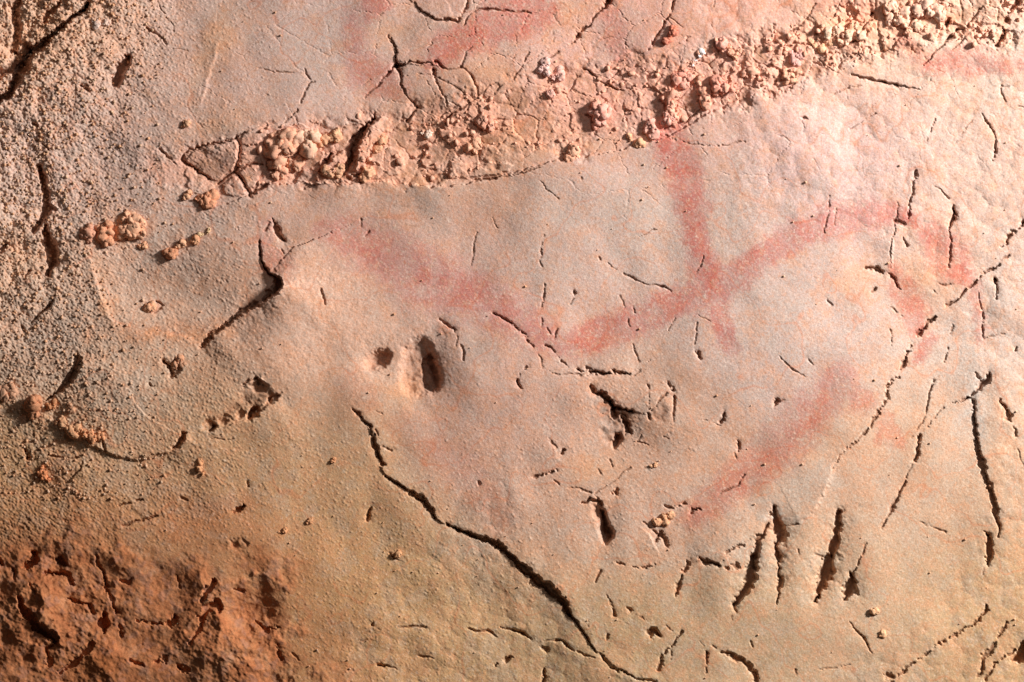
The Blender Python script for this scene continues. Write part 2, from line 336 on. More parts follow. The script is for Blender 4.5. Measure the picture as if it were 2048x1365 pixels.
K('878,640,5 895,650,5 908,660,4', 5, dash=.15); K('905,655,2 915,680,2 910,700', dash=.1)
# centre
K('1080,366,1.5 1098,382,2.5 1110,391,2 1117,398,3'); K('1162,355,2 1167,370', dash=.1); K('1087,470,1 1083,495,1.5 1082,525,2.5 1083,535,3', dash=.05)
K('1090,570,2.5 1087,590,3 1084,620,2', dash=.15); K('1084,638,5 1082,655,3'); K('1084,642,2 1095,660,2.5 1106,676,3', dash=.1); K('1113,660,4 1108,680,3', dash=.1)
K('1198,516,3 1201,520,3'); K('1213,525,2 1222,535,2.5 1234,541,1.5'); K('1247,548,2.5 1265,555,3.5 1293,571,2 1312,570,2 1325,574,3.5 1343,583,1.5')
K('1147,584,5 1150,588,5'); K('1146,598,2 1138,612', dash=.15); K('1240,588,1.5 1246,605,2 1250,618'); K('1256,640,2.5 1260,655,2'); K('1267,615,1.5 1268,624,2.5')
K('1407,512,2 1402,530,1.5 1394,548,2'); K('1312,458,3 1300,465,1.2 1278,474'); K('1352,635,1.5 1338,662', dash=.2); K('1394,645,1.5 1390,690,1.2', dash=.2)
K('1396,630,1 1420,642,1.5'); K('985,625,4 995,632,2 1005,638,4 1024,650,4 1035,658,5 1050,670,4 1056,684,4', 7, dash=.03); K('1060,688,2 1066,694,4')
K('1090,692,4 1103,699,4 1115,712,3 1124,725,3 1138,733,2', dash=.05); K('1076,708,2 1082,720,4 1085,738,2'); K('1100,740,2 1108,748,2.5 1118,750,3 1140,748,2 1165,750,2.5 1174,753', dash=.05)
K('1157,737,6 1162,742,6'); K('1173,736,5 1184,739,2'); K('1180,745,6 1200,748,7 1222,749,3', 12); K('1231,745,6 1243,746,6 1260,749,2', 10)
K('1265,690,2 1272,708,3 1279,725,2', dash=.15); K('1303,715,2 1282,740 1268,752', dash=.35); K('1183,773,5 1190,786,7 1196,792,3', 10)
K('1201,789,10 1215,800,14 1226,812,8 1245,818,4 1266,824,3', 15, label='curved dark crack above the star shaped hollow'); K('1224,806,10 1229,830,13', 16); K('1242,835,6 1252,846,10 1259,862,10', 13)
K('1225,820,3 1255,835,3 1250,870', 5, dash=.1); K('1120,908,6 1126,898,7', 9); K('1098,880,4 1112,895,4', 4, dash=.3); K('1295,771,5 1297,775,5'); K('1297,828,5 1299,838,5'); K('1298,790,1.5 1299,830', dash=.35)
K('1338,768,4 1346,782,7', 8, dash=.15); K('1335,787,3 1320,800,2.5 1303,822,2', dash=.15); K('1349,785,2.5 1348,808,4 1347,845,2', dash=.1)
K('1446,828,4 1444,843,7', 8); K('1398,706,6 1399,714,5'); K('1476,888,7 1479,897,5', 8); K('1470,905,2 1476,920', dash=.2); K('1328,872,3 1337,877,3')
K('1066,956,5 1090,948,3 1112,941,4', dash=.45); K('1107,962,3 1118,968'); K('1128,973,2 1140,975 1160,978,2.5 1178,985,3.5 1195,998,2', dash=.03); K('1219,920,2.5 1224,935'); K('1195,940,3 1201,948')
K('1260,935,3 1230,960,2 1190,990', 2, dash=.3); K('1229,985,8 1234,994,6', 9); K('1163,1009,3 1178,1003,5 1195,1004,7 1202,1010,6', 9)
K('1330,1012,4 1345,1015,5 1368,1008,5', 6, dash=.25); K('1383,1022,6 1400,1021,3', 7); K('1435,990,2 1455,980,3 1475,975,2 1490,950,3', dash=.25); K('1405,840,1.5 1440,850', dash=.3)
K('1283,870,1.5 1275,885,2 1295,890,1.5', dash=.15); K('1052,735,4 1042,745,2 1034,765,5 1042,778,4', dash=.2)
# right
K('1834,345,6 1829,362,3 1824,385,3 1820,405,3 1816,432,2.5 1811,442,2', dash=.03); K('1661,395,3 1655,425,2 1648,467,2', dash=.03); K('1672,418,2.5 1668,448,2', dash=.1)
K('1870,372,2 1882,380,1.5 1897,397,3'); K('1906,412,3 1908,430,7 1903,448,5 1897,460,2'); K('1898,463,2 1903,485,2 1898,505,3 1901,515,4 1897,536,2'); K('1893,516,1 1908,514,1.5')
K('2050,445,7 2040,455,3 2028,463,3 2018,473,4 2015,486,3 2000,496,2', dash=.05); K('2018,512,4 2002,520,3', dash=.1); K('2000,530,2.5 1985,540,3 1962,548,3 1952,565,5 1930,580,4 1914,600,4 1893,612,5', 7, dash=.15)
K('1732,535,2 1752,535,6 1763,545,7', 9); K('1774,548,2 1785,556,6 1790,568,5 1800,578,2', 8); K('1744,584,4 1753,576,5'); K('1797,405,1.5 1793,440 1788,465,2 1782,495,2 1780,545,2', dash=.35)
K('1792,445,6 1806,450,9', 4, dash=.35); K('1807,476,3 1813,493,5'); K('1878,565,2 1888,570,4 1900,569,2'); K('1860,577,4 1872,588,3', 4, dash=.25); K('1993,556,7 1994,570,5 1990,598,2')
K('1958,588,1.5 1962,615,3 1966,650,4 1967,675,2', dash=.03); K('1906,650,3 1898,685,2.5 1888,722', dash=.2); K('1835,668,10 1843,660,7 1855,645,4 1872,635,3', 9, dash=.1); K('1657,602,4 1663,610,4')
K('1780,615,2 1805,632,2', dash=.3); K('1782,660,2 1785,680 1781,700', dash=.3); K('1968,677,3 1995,670,2 2020,663', dash=.2)
K('1826,688,6 1813,706,3 1811,716,3 1807,728,9 1800,738,2', 9, dash=.05); K('1795,750,3 1778,768,2 1770,778,4 1772,800,8 1760,820,6 1745,840,6 1742,855,6 1727,870,7', 5, dash=.12)
K('1725,872,3 1700,895,2 1678,912,1.5 1668,940,2', dash=.25); K('1560,715,1.5 1572,728,2 1585,738,2.5 1610,753,1.5'); K('1619,721,4 1625,730,2'); K('1548,812,4 1556,803,6'); K('1570,800,1.5 1560,805')
K('1868,762,4 1858,785,2.5 1855,810,2.5 1850,835,2 1840,850,2 1822,875,2', dash=.1); K('1841,868,4 1839,885,4 1835,905,7 1832,922,6', 10); K('1829,926,2 1815,945,2 1810,962,3 1797,993,4 1788,1010,5 1775,1035,3 1760,1062,2.5', dash=.03)
K('1978,748,6 1972,762,12 1958,777,7', 13); K('1950,748,3 1958,757,5'); K('1952,780,4 1936,795,6 1925,803,3 1900,810,2 1880,820,2 1866,835,2.5 1856,853,2', dash=.08)
K('1945,800,4 1948,830,7 1951,860,8 1955,900,8 1966,935,9 1976,965,9 1986,1000,8 1992,1026,7 1996,1045,7 1999,1072,2', 10, label='long dark crack down the right side');
K('2001,800,2.5 2012,820,5 2018,835,9 2020,845,3', 9); K('2026,855,3 2033,872,5'); K('2036,898,1.5 2040,920 2048,932'); K('1972,1064,3 1980,1085,9 1981,1105,10 1975,1130,6', 13)
K('1968,1135,2 1966,1150', dash=.1); K('2035,695,4 2030,702,5'); K('1840,1045,1.5 1875,1060,2 1890,1064', dash=.3)
K('1312,1082,7 1322,1065,7 1332,1092,6', 7); K('1288,1045,3 1305,1060,4 1318,1075,3', 5, dash=.2); K('1234,1126,4 1246,1129,3', 6); K('1265,1134,2 1290,1136,4 1310,1130,3', 5, dash=.15)
K('1200,1143,5 1197,1152,3 1190,1166,2', 7); K('1370,1140,8 1376,1128,8', 6); K('1366,1152,3 1355,1170,8 1352,1190,3', 6); K('1398,1117,2 1412,1123,8 1435,1125,5 1442,1130,3', 9)
K('1455,1105,6 1470,1095,5 1485,1090,4', 5, dash=.2); K('1455,1138,8 1475,1132,8', 6, dash=.15)
K('1546,1016,7 1549,1035,11 1557,1055,21 1562,1070,20 1558,1085,9 1551,1097,7 1557,1112,12 1560,1120,5', 18, label='wavy vertical slit with a wide dark top'); K('1557,1122,3 1556,1150,4 1560,1168,9 1556,1190,4 1552,1206,2', 9)
K('1537,1050,4 1528,1062,6 1516,1078,8', 8); K('1516,1086,8 1512,1110,12 1506,1130,12', 10); K('1508,1115,14 1503,1150,21 1492,1180,15 1470,1210,6', 22, label='thick leaning dark slit, left of the pair'); K('1468,1212,4 1473,1224,3'); K('1462,1232,2 1465,1240', dash=.2)
K('1678,1020,6 1676,1048,15 1674,1072,11 1668,1095,15 1662,1112,8', 18); K('1658,1115,15 1655,1140,21 1645,1165,17 1636,1190,8 1630,1202,6', 20, label='thick leaning dark slit, right of the pair'); K('1632,1107,3 1650,1115,5')
K('1731,1088,1.5 1722,1112,2 1710,1140,3 1704,1150,2', dash=.15); K('1701,1150,5 1703,1164,18 1699,1180,24 1690,1198,8', 20); K('1596,1100,3 1598,1110,2'); K('1572,1052,2 1595,1048,3', dash=.1)
K('1698,1245,1.5 1708,1255,3 1725,1275,4 1735,1290,3 1744,1306,2'); K('1977,1213,3 1965,1230,5 1950,1245,4 1930,1255,3 1915,1266,7 1895,1280,2.5 1878,1289,6', 6, dash=.08); K('1876,1290,4 1850,1308,3 1840,1318,4 1810,1340,3 1785,1364,6', 6, dash=.03)
K('1770,1352,8 1785,1352,7', 6, dash=.1); K('2016,1245,3 2002,1265,6 1998,1275,5', 5, dash=.1); K('1990,1290,8 1980,1305,12 1968,1320,7 1958,1350,6', 5); K('2056,1296,20 2044,1312,22 2026,1322,9', 24)
K('2030,1300,3 2010,1315,4 1990,1330,5 1970,1360,4', 5, dash=.15); K('1302,1266,10 1310,1262,12 1318,1272,5', 14); K('1331,1252,3 1343,1260'); K('1256,1215,3 1262,1220,7', 6); K('1280,1235,2 1300,1245', dash=.2)
K('1342,1318,2 1340,1293,4', dash=.2); K('1363,1262,6 1350,1280,2 1340,1295,5 1325,1310,2 1322,1325,7 1312,1345,5', 5, dash=.2); K('1214,1192,2 1222,1205,3 1230,1230,4', dash=.15); K('1177,1240,2 1178,1252'); K('1215,1270,4 1213,1280,5')
K('1443,1303,4 1460,1310,9 1478,1319,13 1500,1334,10', 7); K('1508,1345,10 1510,1360,9', 10); K('1414,1308,4 1413,1325,2 1411,1345,2', dash=.15); K('1500,1285,3 1505,1295'); K('1427,1292,4 1431,1296,4'); K('1400,1283,1.5 1408,1295')
K('1000,1255,3 1024,1262,4 1045,1268,5 1062,1278,4'); K('1088,1283,2 1105,1281,2.5 1125,1282,5 1135,1292,4 1148,1303,2'); K('1155,1305,4 1170,1310,3 1188,1316,2'); K('1088,1335,3 1087,1350,6 1088,1366,7', 9); K('1083,1295,8 1092,1302,8', 5)
K('937,1258,3 950,1264,3 965,1264,2 975,1262,5 988,1268,4 990,1273,2'); K('795,1256,2 825,1253,4 850,1255,2'); K('745,1250,5 747,1245,3'); K('755,1258,2 762,1259,3'); K('835,1311,2 846,1314,5 868,1318,2'); K('756,1332,5 775,1333,4 792,1338,2')
K('990,1331,7 993,1327,5', 7); K('1013,1322,8 1020,1318,6', 8); K('592,1060,2 610,1055,1.5', dash=.2); K('716,1280,2 745,1283', dash=.2)
K('1591,1340,4 1593,1350,2'); K('1640,1340,2 1700,1330,2', 3, dash=.3)
# clay openings
K('55,1135,10 65,1120,12 70,1105,7', 22); K('118,1118,14 125,1125,10', 18); K('90,1147,4 118,1146,5 133,1150,10 143,1164,8', 14); K('0,1118,8 3,1130,6', 12)
K('38,1195,8 45,1225,14 70,1250,16 100,1270,12 112,1280,14', 22); K('135,1195,4 150,1205,5 175,1208,4 185,1225,8', 10); K('207,1232,10 205,1250,18 207,1262,8', 24)
K('192,1115,4 203,1145,5 212,1170,6 224,1200,5 235,1228,6', 8); K('238,1162,3 258,1166,7', 8); K('120,1345,6 160,1315,9 185,1290,12', 14); K('100,1330,8 95,1300,6 105,1290', 9)
K('427,1160,8 410,1185,9 402,1205,7', 16); K('400,1238,9 420,1215,12 435,1208,14 438,1220,12', 18); K('380,1290,4 395,1265,8 405,1245,8', 10); K('338,1248,10 350,1235,9', 14); K('270,1240,5 300,1245,4 325,1250,6', 8, dash=.15)
K('470,1180,4 485,1180,7', 8); K('355,1335,6 372,1340,12', 12); K('262,1320,7 285,1330,6', 9); K('355,1150,2 358,1175,5', 7); K('515,1245,5 530,1260,8 553,1255,7', 9, dash=.1); K('555,1290,4 560,1320,7', 8, dash=.15)
K('240,1255,7 243,1275,5', 8); K('585,1305,4 598,1322,4', 5); K('310,1325,5 330,1320,8', 9, dash=.15); K('25,1140,6 30,1160,5', 8); K('60,1170,6 70,1185,5', 7, dash=.1)

# ------------------------------------------------------------------ hollows
def hollow(s, depth, ramp, label=None, slope=(0, 0)):
    P = pts(s); w, d = poly_mask(P, 12, 0.9)
    cx = sum(p[0] for p in P) / len(P); cy = sum(p[1] for p in P) / len(P)
    f = sstep(0, ramp, d)
    H[w] -= f * (depth + slope[0] * (X[w] - cx) + slope[1] * (Y[w] - cy)) + f * 2.5 * N12[w]
    OBJ.append(('hollow', label)); claim(w, np.where(d > 0, 0.4 + f * 0.2, 0), len(OBJ))
hollow('722,738 728,714 745,698 774,692 788,706 782,730 766,742 745,748 732,747', 21, 20, 'smaller round hollow, left of the deep one', (.22, .15))
hollow('400,846 412,838 428,842 436,856 424,868 406,864', 7, 7); hollow('432,838 446,826 462,830 466,842 450,852 436,850', 7, 7); hollow('466,826 480,816 494,822 492,836 476,840', 8, 6)
hollow('494,828 500,815 516,812 524,822 516,836 500,842', 13, 7, 'darkest pit in the row of eroded pits'); hollow('528,806 536,792 552,784 564,790 556,804 540,812', 10, 7); hollow('492,768 506,758 528,760 540,772 530,790 508,790', 9, 10)
hollow('793,765 795,725 802,692 820,674 842,664 858,672 870,690 880,715 887,740 890,768 878,788 850,797 822,800 800,790', 15, 24, 'larger round hollow with a deep dark right side', (.06, .03))
hollow('846,716 852,706 862,703 871,712 878,732 884,758 882,774 872,783 858,784 848,776 843,758 842,735', 20, 8, 'dark inner part of the larger hollow', (-.15, 0))
bump(868, 668, 34, 26, -4, -30)
hollow('1196,1010 1212,1022 1222,1045 1230,1065 1226,1084 1210,1092 1202,1075 1200,1045', 26, 9, 'narrow deep dark hollow')
hollow('1186,772 1205,778 1240,806 1268,826 1266,862 1246,892 1226,904 1200,896 1186,850 1180,810', 4, 26, 'wide star shaped hollow under the curved dark crack', (.08, 0))
hollow('1178,1008 1196,1004 1212,1018 1226,1050 1228,1076 1215,1092 1202,1084 1190,1050', 12, 12, 'wide shallow hollow around the narrow deep one')
hollow('1228,862 1246,868 1244,880 1236,895 1224,902 1222,882', 26, 7, 'small deep hole below the curved crack')
hollow('1600,236 1606,231 1612,236 1620,241 1608,241', 8, 4)
hollow('950,962 958,960 966,970 958,976', 6, 5); hollow('335,725 352,712 368,722 366,742 350,755 338,750', 8, 8)
hollow('485,768 512,760 545,775 560,790 540,805 515,820 480,828 450,845 420,855 400,850 430,825 470,800', 7, 16, 'shallow scalloped trough')
hollow('455,1078 480,1072 500,1085 490,1102 462,1100', 3, 5)
hollow('840,345 870,350 895,345 905,350 880,372 850,372', 6, 8)
hollow('1290,800 1330,800 1345,820 1335,850 1300,845', 2, 14)

# ------------------------------------------------------------------ mineral grains
SMOOTH_H = H.copy()
gamp = blobs([(30, 60, 1), (100, 250, 1), (60, 450, 1), (190, 150, .8), (300, 250, .35), (250, 350, .5), (350, 330, .4), (100, 600, .75), (100, 720, .8), (200, 820, .5), (80, 900, .55), (100, 1000, .6),
              (300, 560, .35), (300, 700, .38), (450, 150, .3), (450, 450, .35), (400, 850, .45), (300, 950, .45), (550, 950, .32), (700, 100, .22), (650, 400, .25), (700, 600, .2), (900, 500, .2), (650, 750, .25), (1000, 800, .26),
              (1200, 950, .3), (900, 1200, .32), (700, 1200, .34), (1050, 1000, .3), (1400, 1000, .28), (1200, 1150, .28), (1500, 1250, .24), (1700, 1200, .22), (1250, 420, .14), (1550, 600, .14), (1600, 850, .18), (1850, 600, .15),
              (1950, 350, .16), (1800, 250, .15), (1950, 950, .16), (1950, 1200, .2), (1500, 60, .2), (1100, 150, .3), (1850, 60, .2), (300, 1200, .25), (1100, 1300, .28)], 85)[..., 0]
G = np.zeros_like(X)
def splat(spacing, rmin, rmax, seed, dens, squash):
    r = np.random.RandomState(seed)
    nx = int(2300 / spacing); ny = int(1600 / spacing)
    u, v = np.meshgrid(np.arange(nx), np.arange(ny))
    px = (-120 + (u + r.rand(ny, nx)) * spacing).ravel(); py = (-120 + (v + r.rand(ny, nx)) * spacing).ravel()
    rad = (rmin + (rmax - rmin) * r.rand(px.size) ** 2)
    ix = np.clip(np.searchsorted(gx, px), 3, NX - 4); iy = np.clip(np.searchsorted(gy, py), 3, NY - 4)
    a = gamp[iy, ix]; keep = r.rand(px.size) < dens(a)
    px, py, rad, ix, iy, a = [q[keep] for q in (px, py, rad, ix, iy, a)]
    rad = rad * (0.6 + 0.5 * a)
    k = int(math.ceil(rmax * 1.1 / STEP)) + 1
    for dj in range(-k, k + 1):
        for di in range(-k, k + 1):
            jx = np.clip(ix + di, 0, NX - 1); jy = np.clip(iy + dj, 0, NY - 1)
            q = 1 - ((X[jy, jx] - px) ** 2 + (Y[jy, jx] - py) ** 2) / (rad * rad)
            m = q > 0
            np.maximum.at(G, (jy[m], jx[m]), (np.sqrt(q[m]) * rad[m] * squash * (0.12 + a[m])).astype(np.float32))
splat(4.1, 2.1, 4.0, 101, lambda a: np.clip(a * 2.4 - .62, .0, .93), 0.8)
splat(12.0, 2.2, 4.8, 102, lambda a: np.clip(a * 1.0 - 0.3, 0, 1), 0.65)
H += G * (1 - 0.8 * clay)
H += (0.18 + 0.2 * gamp) * 0.6 * vnoise(X / 2.3, Y / 2.3, 111) + 0.13 * N5
H += (0.10 + 0.15 * gamp) * 0.8 * vnoise(X / 3.7, Y / 3.7, 112)
print('height', round(time.time() - T0, 1))

# ------------------------------------------------------------------ colour of the stone, left side lifted to offset lamp falloff
def lin(c):
    c = np.asarray(c, dtype=np.float32) / 255.0
    return np.where(c <= 0.04045, c / 12.92, ((c + 0.055) / 1.055) ** 2.4)
tone = [(100, 300, 216, 186, 176), (300, 350, 204, 178, 169), (450, 100, 217, 185, 172), (600, 100, 221, 191, 183), (900, 60, 222, 184, 170), (900, 330, 207, 162, 135), (1100, 150, 218, 177, 165), (1500, 60, 220, 178, 164), (1750, 60, 226, 190, 166), (1980, 60, 216, 194, 182), (1700, 260, 220, 188, 184), (1950, 400, 218, 188, 175), (1250, 420, 208, 180, 170), (1600, 620, 206, 181, 173), (1950, 700, 208, 187, 177), (900, 450, 216, 184, 174), (650, 700, 225, 185, 164), (300, 560, 214, 180, 160), (100, 620, 204, 176, 158), (250, 800, 205, 175, 149), (100, 950, 194, 157, 117), (400, 950, 203, 164, 127), (650, 950, 212, 173, 134), (650, 1150, 207, 163, 116), (900, 1200, 205, 170, 128), (1000, 850, 209, 172, 158), (1300, 950, 204, 170, 151), (1800, 950, 208, 176, 153), (1950, 900, 205, 174, 147), (1750, 1200, 203, 175, 147), (1500, 1300, 195, 167, 136), (1950, 1250, 198, 165, 126), (1200, 1300, 196, 166, 129), (150, 1080, 197, 145, 101), (450, 1040, 202, 155, 114), (700, 1330, 200, 156, 112), (1250, 130, 218, 169, 156), (480, 300, 213, 176, 161), (1100, 1000, 205, 171, 151), (60, 60, 221, 180, 156)]
tc = blobs([(a, b) + tuple(lin((r, g, bl))) for a, b, r, g, bl in tone], 105)
C = tc.copy()
def mix(col, m):
    global C
    m = np.clip(m, 0, 1)[..., None]; C = C * (1 - m) + lin(col).reshape(1, 1, 3) * m
def spot(x, y, rx, ry, ang=0):
    c, s = math.cos(math.radians(ang)), math.sin(math.radians(ang))
    xx = X + 14 * N30 + 25 * N90; yy = Y - 14 * N30
    u = ((xx - x) * c + (yy - y) * s) / rx; v = (-(xx - x) * s + (yy - y) * c) / ry
    return np.exp(-(u * u + v * v) * (1 + 0.3 * N12))
# blue-grey washed patches, orange and ochre stains
for a in [(1250, 420, 130, 60, 0), (1300, 480, 80, 70, 0), (1570, 640, 150, 90, 0), (1470, 420, 60, 130, 10), (1620, 380, 70, 25, -20), (1930, 700, 40, 60, 0), (1990, 480, 40, 50, 0), (2010, 620, 40, 80, 0),
          (1905, 720, 50, 30, 0), (1915, 870, 40, 40, 0), (1085, 545, 40, 30, 0), (940, 1080, 60, 40, 0), (330, 500, 60, 60, 0), (90, 690, 90, 50, 0), (250, 780, 90, 60, 0), (460, 430, 60, 25, -20), (1480, 1110, 120, 40, 0),
          (1560, 1010, 80, 40, 0), (660, 90, 90, 80, 0), (480, 320, 30, 30, 0), (860, 400, 60, 20, 0), (2020, 80, 40, 40, 0), (1190, 830, 15, 40, -20), (1640, 960, 60, 50, 0), (950, 720, 40, 60, 0), (1100, 430, 60, 100, 0)]:
    mix((192, 180, 172), 0.34 * spot(*a))
for a in [(1955, 770, 16, 40, 0), (1960, 850, 14, 60, 0), (1930, 830, 30, 16, -20), (1195, 835, 8, 30, -25), (1560, 1040, 40, 12, 0), (1410, 105, 30, 14, -30)]:
    mix((204, 200, 196), 0.45 * spot(*a))
for a in [(460, 60, 30, 60, 20), (430, 110, 18, 90, 20), (300, 190, 20, 12, 0), (70, 80, 60, 60, 0), (40, 510, 50, 60, 0), (110, 215, 20, 12, 0), (430, 250, 60, 25, -20), (1690, 60, 70, 30, -10), (1850, 30, 90, 30, 0), (850, 360, 60, 12, 0),
          (1010, 300, 30, 60, 0), (1060, 270, 60, 40, 0), (210, 600, 12, 70, -20), (340, 670, 100, 10, 0), (260, 455, 40, 30, 0), (1180, 290, 80, 18, -8), (820, 780, 40, 30, 0), (960, 150, 60, 40, 0), (1130, 30, 40, 30, 0), (1850, 560, 80, 60, 0),
          (1720, 560, 40, 40, 0), (1200, 940, 60, 30, 0), (780, 60, 40, 30, 0), (1995, 60, 20, 60, 0)]:
    mix((226, 166, 118), 0.42 * spot(*a))
for a in [(430, 1030, 80, 30, 20), (360, 1060, 90, 30, 10), (480, 1010, 50, 20, 0), (120, 940, 20, 30, -30), (330, 665, 120, 22, 0)]:
    mix((205, 132, 88), 0.45 * spot(*a))
mott = fbm(X, Y, 26, 3, 201); mott2 = fbm(X, Y, 9, 2, 205); speck = vnoise(X / 2.6, Y / 2.6, 211); speck2 = vnoise(X / 4.3, Y / 4.3, 213)
mix((222, 162, 124), 0.22 * sstep(.05, .6, mott) + 0.22 * sstep(.1, .7, mott2))
mix((190, 178, 168), 0.20 * sstep(.1, .6, -mott))
mix((208, 142, 100), 0.38 * sstep(.42, .9, speck))
mix((236, 220, 204), 0.36 * sstep(.45, .9, -speck))
mix((150, 112, 86), 0.30 * sstep(.5, .95, speck2))
mix((228, 166, 140), BAND * (0.34 + 0.30 * coarse))
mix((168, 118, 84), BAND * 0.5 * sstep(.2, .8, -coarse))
veins = 1 - np.abs(fbm(X, Y, 120, 3, 221)); mix((214, 130, 88), 0.38 * sstep(.96, .995, veins) * (1 - clay))
# grains are paler than the ground between them
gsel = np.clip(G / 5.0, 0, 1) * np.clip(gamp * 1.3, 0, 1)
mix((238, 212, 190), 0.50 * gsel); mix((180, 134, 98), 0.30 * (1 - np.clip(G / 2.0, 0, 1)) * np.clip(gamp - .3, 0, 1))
# clay
cl2 = sstep(-170, 40, CL + 45 * N90 + 30 * N30 + 8 * N12)
mix((190, 128, 86), cl2 * (0.60 + 0.18 * mott)); mix((168, 104, 68), clay * (0.60 + 0.25 * mott)); mix((206, 136, 92), clay * 0.4 * sstep(0, .7, mott2 + .4 * rid2)); mix((150, 116, 106), clay * 0.35 * sstep(.25, .7, N12 - .3 * mott))
mix((168, 100, 54), clay * sstep(40, 5, np.hypot((X - 190) / 2.2, (Y - 1335))) * .6)
# exposed earth in cracks and hollows, painted darker to deepen their shade
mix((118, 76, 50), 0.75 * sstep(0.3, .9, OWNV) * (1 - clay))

# ------------------------------------------------------------------ red pigment
PAINT = np.zeros_like(X); PID = np.zeros(X.shape, np.int32); PUR = np.zeros_like(X)
PNAMES = []
pn = 0.55 * N30 + 0.5 * mott + 0.35 * mott2
def stroke(segs, inten, label, soft=0.5, purple=0.0, thr=0.30):
    """segs: list of polylines x,y,width"""
    global PAINT, PUR
    F = np.zeros_like(X)
    for s in segs:
        P = pts(s); wm = max(p[2] for p in P)
        w, d, v, _ = line_field(P, wm * 1.1 + 30, 2.2)
        q = d / (v * 0.5)
        F[w] = np.maximum(F[w], 1 - sstep(1 - soft, 1 + soft * 0.75, q + 0.16 * N30[w] + 0.12 * mott2[w] + 0.10 * N5[w]))
    PNAMES.append(label)
    PID[(F > thr) & (F * inten > PAINT * 0.98)] = len(PNAMES)
    PUR = np.where(F * inten > PAINT, purple, PUR)
    PAINT = np.maximum(PAINT, F * inten * (0.93 + 0.45 * pn))
stroke(['1335,262,60 1352,310,84 1372,360,74 1385,420,72 1390,470,56 1405,520,56 1425,570,70 1438,625,52 1452,670,44 1464,698,32'], 0.90, 'tall red painted stroke crossing the long painted line, hooked at its foot')
stroke(['1130,690,50 1180,675,70 1260,645,76 1340,612,66 1420,585,72 1470,556,62 1530,512,56 1590,472,62 1660,444,70 1730,430,66 1790,430,58 1840,442,26'], 0.80, 'long red painted line rising to the right and arching over')
stroke(['1862,470,60 1890,505,96 1918,540,80 1935,560,36', ], 0.80, 'broad red painted blot at the right end of the arch')
stroke(['1950,570,30 1957,600,32 1950,640,20', '1968,640,20 1962,676,26'], 0.62, 'thin red painted dash hanging beside the long right crack')
stroke(['1785,540,28 1808,580,60 1830,625,56 1832,655,40', '1860,680,34 1838,712,30'], 0.74, 'short thick red painted stroke slanting down under the broad blot')
stroke(['1690,750,60 1650,800,86 1600,850,96 1560,900,96 1510,935,86 1450,980,70 1390,1035,56', '1665,745,40 1725,800,60'], 0.66, 'wide faded red painted curve across the lower right', .62)
stroke(['1768,828,24 1786,870,34 1800,890,26', '1768,850,30 1755,886,18'], 0.50, 'small red painted wedge beside the ragged ledge', .6)
stroke(['690,470,90 770,510,112 850,560,120 940,590,110 1020,630,90 1090,675,70 1140,700,40', '640,460,40 720,470,60'], 0.84, 'wide faded purplish red painted band in the left centre', .75, .85, .30)
stroke(['535,450,40 530,500,40 560,530,60'], 0.5, 'faint purplish paint on the tip of the rock lobe', .7, .8, .35)
stroke(['705,30,40 712,90,52 725,150,66 760,160,70 745,130,50', '735,130,60 770,150,50'], 0.64, 'faded red painted patch below the top edge, left of the forked cracks', .7, .1, .35)
stroke(['745,-20,60 752,10,60 735,35,36'], 0.80, 'dark red painted spot cut by the top edge', .6, .25, .35)
stroke(['760,178,40 800,175,40'], 0.50, 'small pink painted smudge under the forked cracks', .7, 0, .35)
stroke(['868,118,50 900,90,66 945,75,60 1000,55,64 1060,38,66 1100,22,44', '930,95,44 990,20,60 1080,8,40'], 0.86, 'red painted band slanting up between the upper cracks', .62, 0, .35)
stroke(['1222,30,40 1230,70,44 1240,115,34'], 0.46, 'pale red painted dab left of the small red nodules', .7, 0, .4)
stroke(['1795,80,30 1815,95,56 1830,110,36'], 0.55, 'round pale pink painted dab under the upper right crust', .7, .2, .4)
stroke(['1858,130,40 1910,120,60 1960,125,60 2005,130,44'], 0.9, 'pale red painted bar near the right edge', .7, 0, .4)
stroke(['2040,128,34 2070,132,40'], 0.60, 'red painted spot cut by the right edge', .6, 0, .35)
stroke(['1640,0,60 1670,12,50 1740,12,50'], 0.40, 'pale red painted haze along the top edge', .8, 0, .4)
stroke(['1490,-10,120 1560,20,60'], 0.2, 'faint pink haze along the top edge above the crust', .8, 0, .6)
stroke(['700,770,60 740,800,50'], 0.26, 'faint purplish smudge above the upper end of the stepped crack', .8, .6, .45)
stroke(['800,850,60 850,890,90 940,960,80 1000,1040,80'], 0.30, 'faint purplish trail right of the long stepped crack', .85, .6, .45)
PAINT = np.clip(PAINT, 0, 1)
keep = np.clip(1 - 0.62 * sstep(.2, .9, -speck) - 0.35 * sstep(.15, .9, speck2) - .3 * sstep(.3, .9, mott2), 0, 1)
red = np.array([0.86, 0.45, 0.44], np.float32); pur = np.array([0.80, 0.52, 0.56], np.float32)
tint = red[None, None] * (1 - PUR[..., None]) + pur[None, None] * PUR[..., None]
pm = (PAINT * keep)[..., None]
C = C * (1 - pm) + C * tint * pm
# overall pink cast of the upper right stone
C = np.clip(C, 0.01, 0.9)

# ------------------------------------------------------------------ world positions and normals
kf = (D - H * S) / D
VX = (X - 1024) * S * kf; VY = -H * S; VZ = (682.5 - Y) * S * kf
PV = np.stack([VX, VY, VZ], -1).astype(np.float32)
du = np.gradient(PV, axis=1); dv = np.gradient(PV, axis=0)
NV = np.cross(du, dv); NV /= np.linalg.norm(NV, axis=-1, keepdims=True) + 1e-20
if NV[..., 1].mean() > 0: NV = -NV
NV = NV.astype(np.float32)

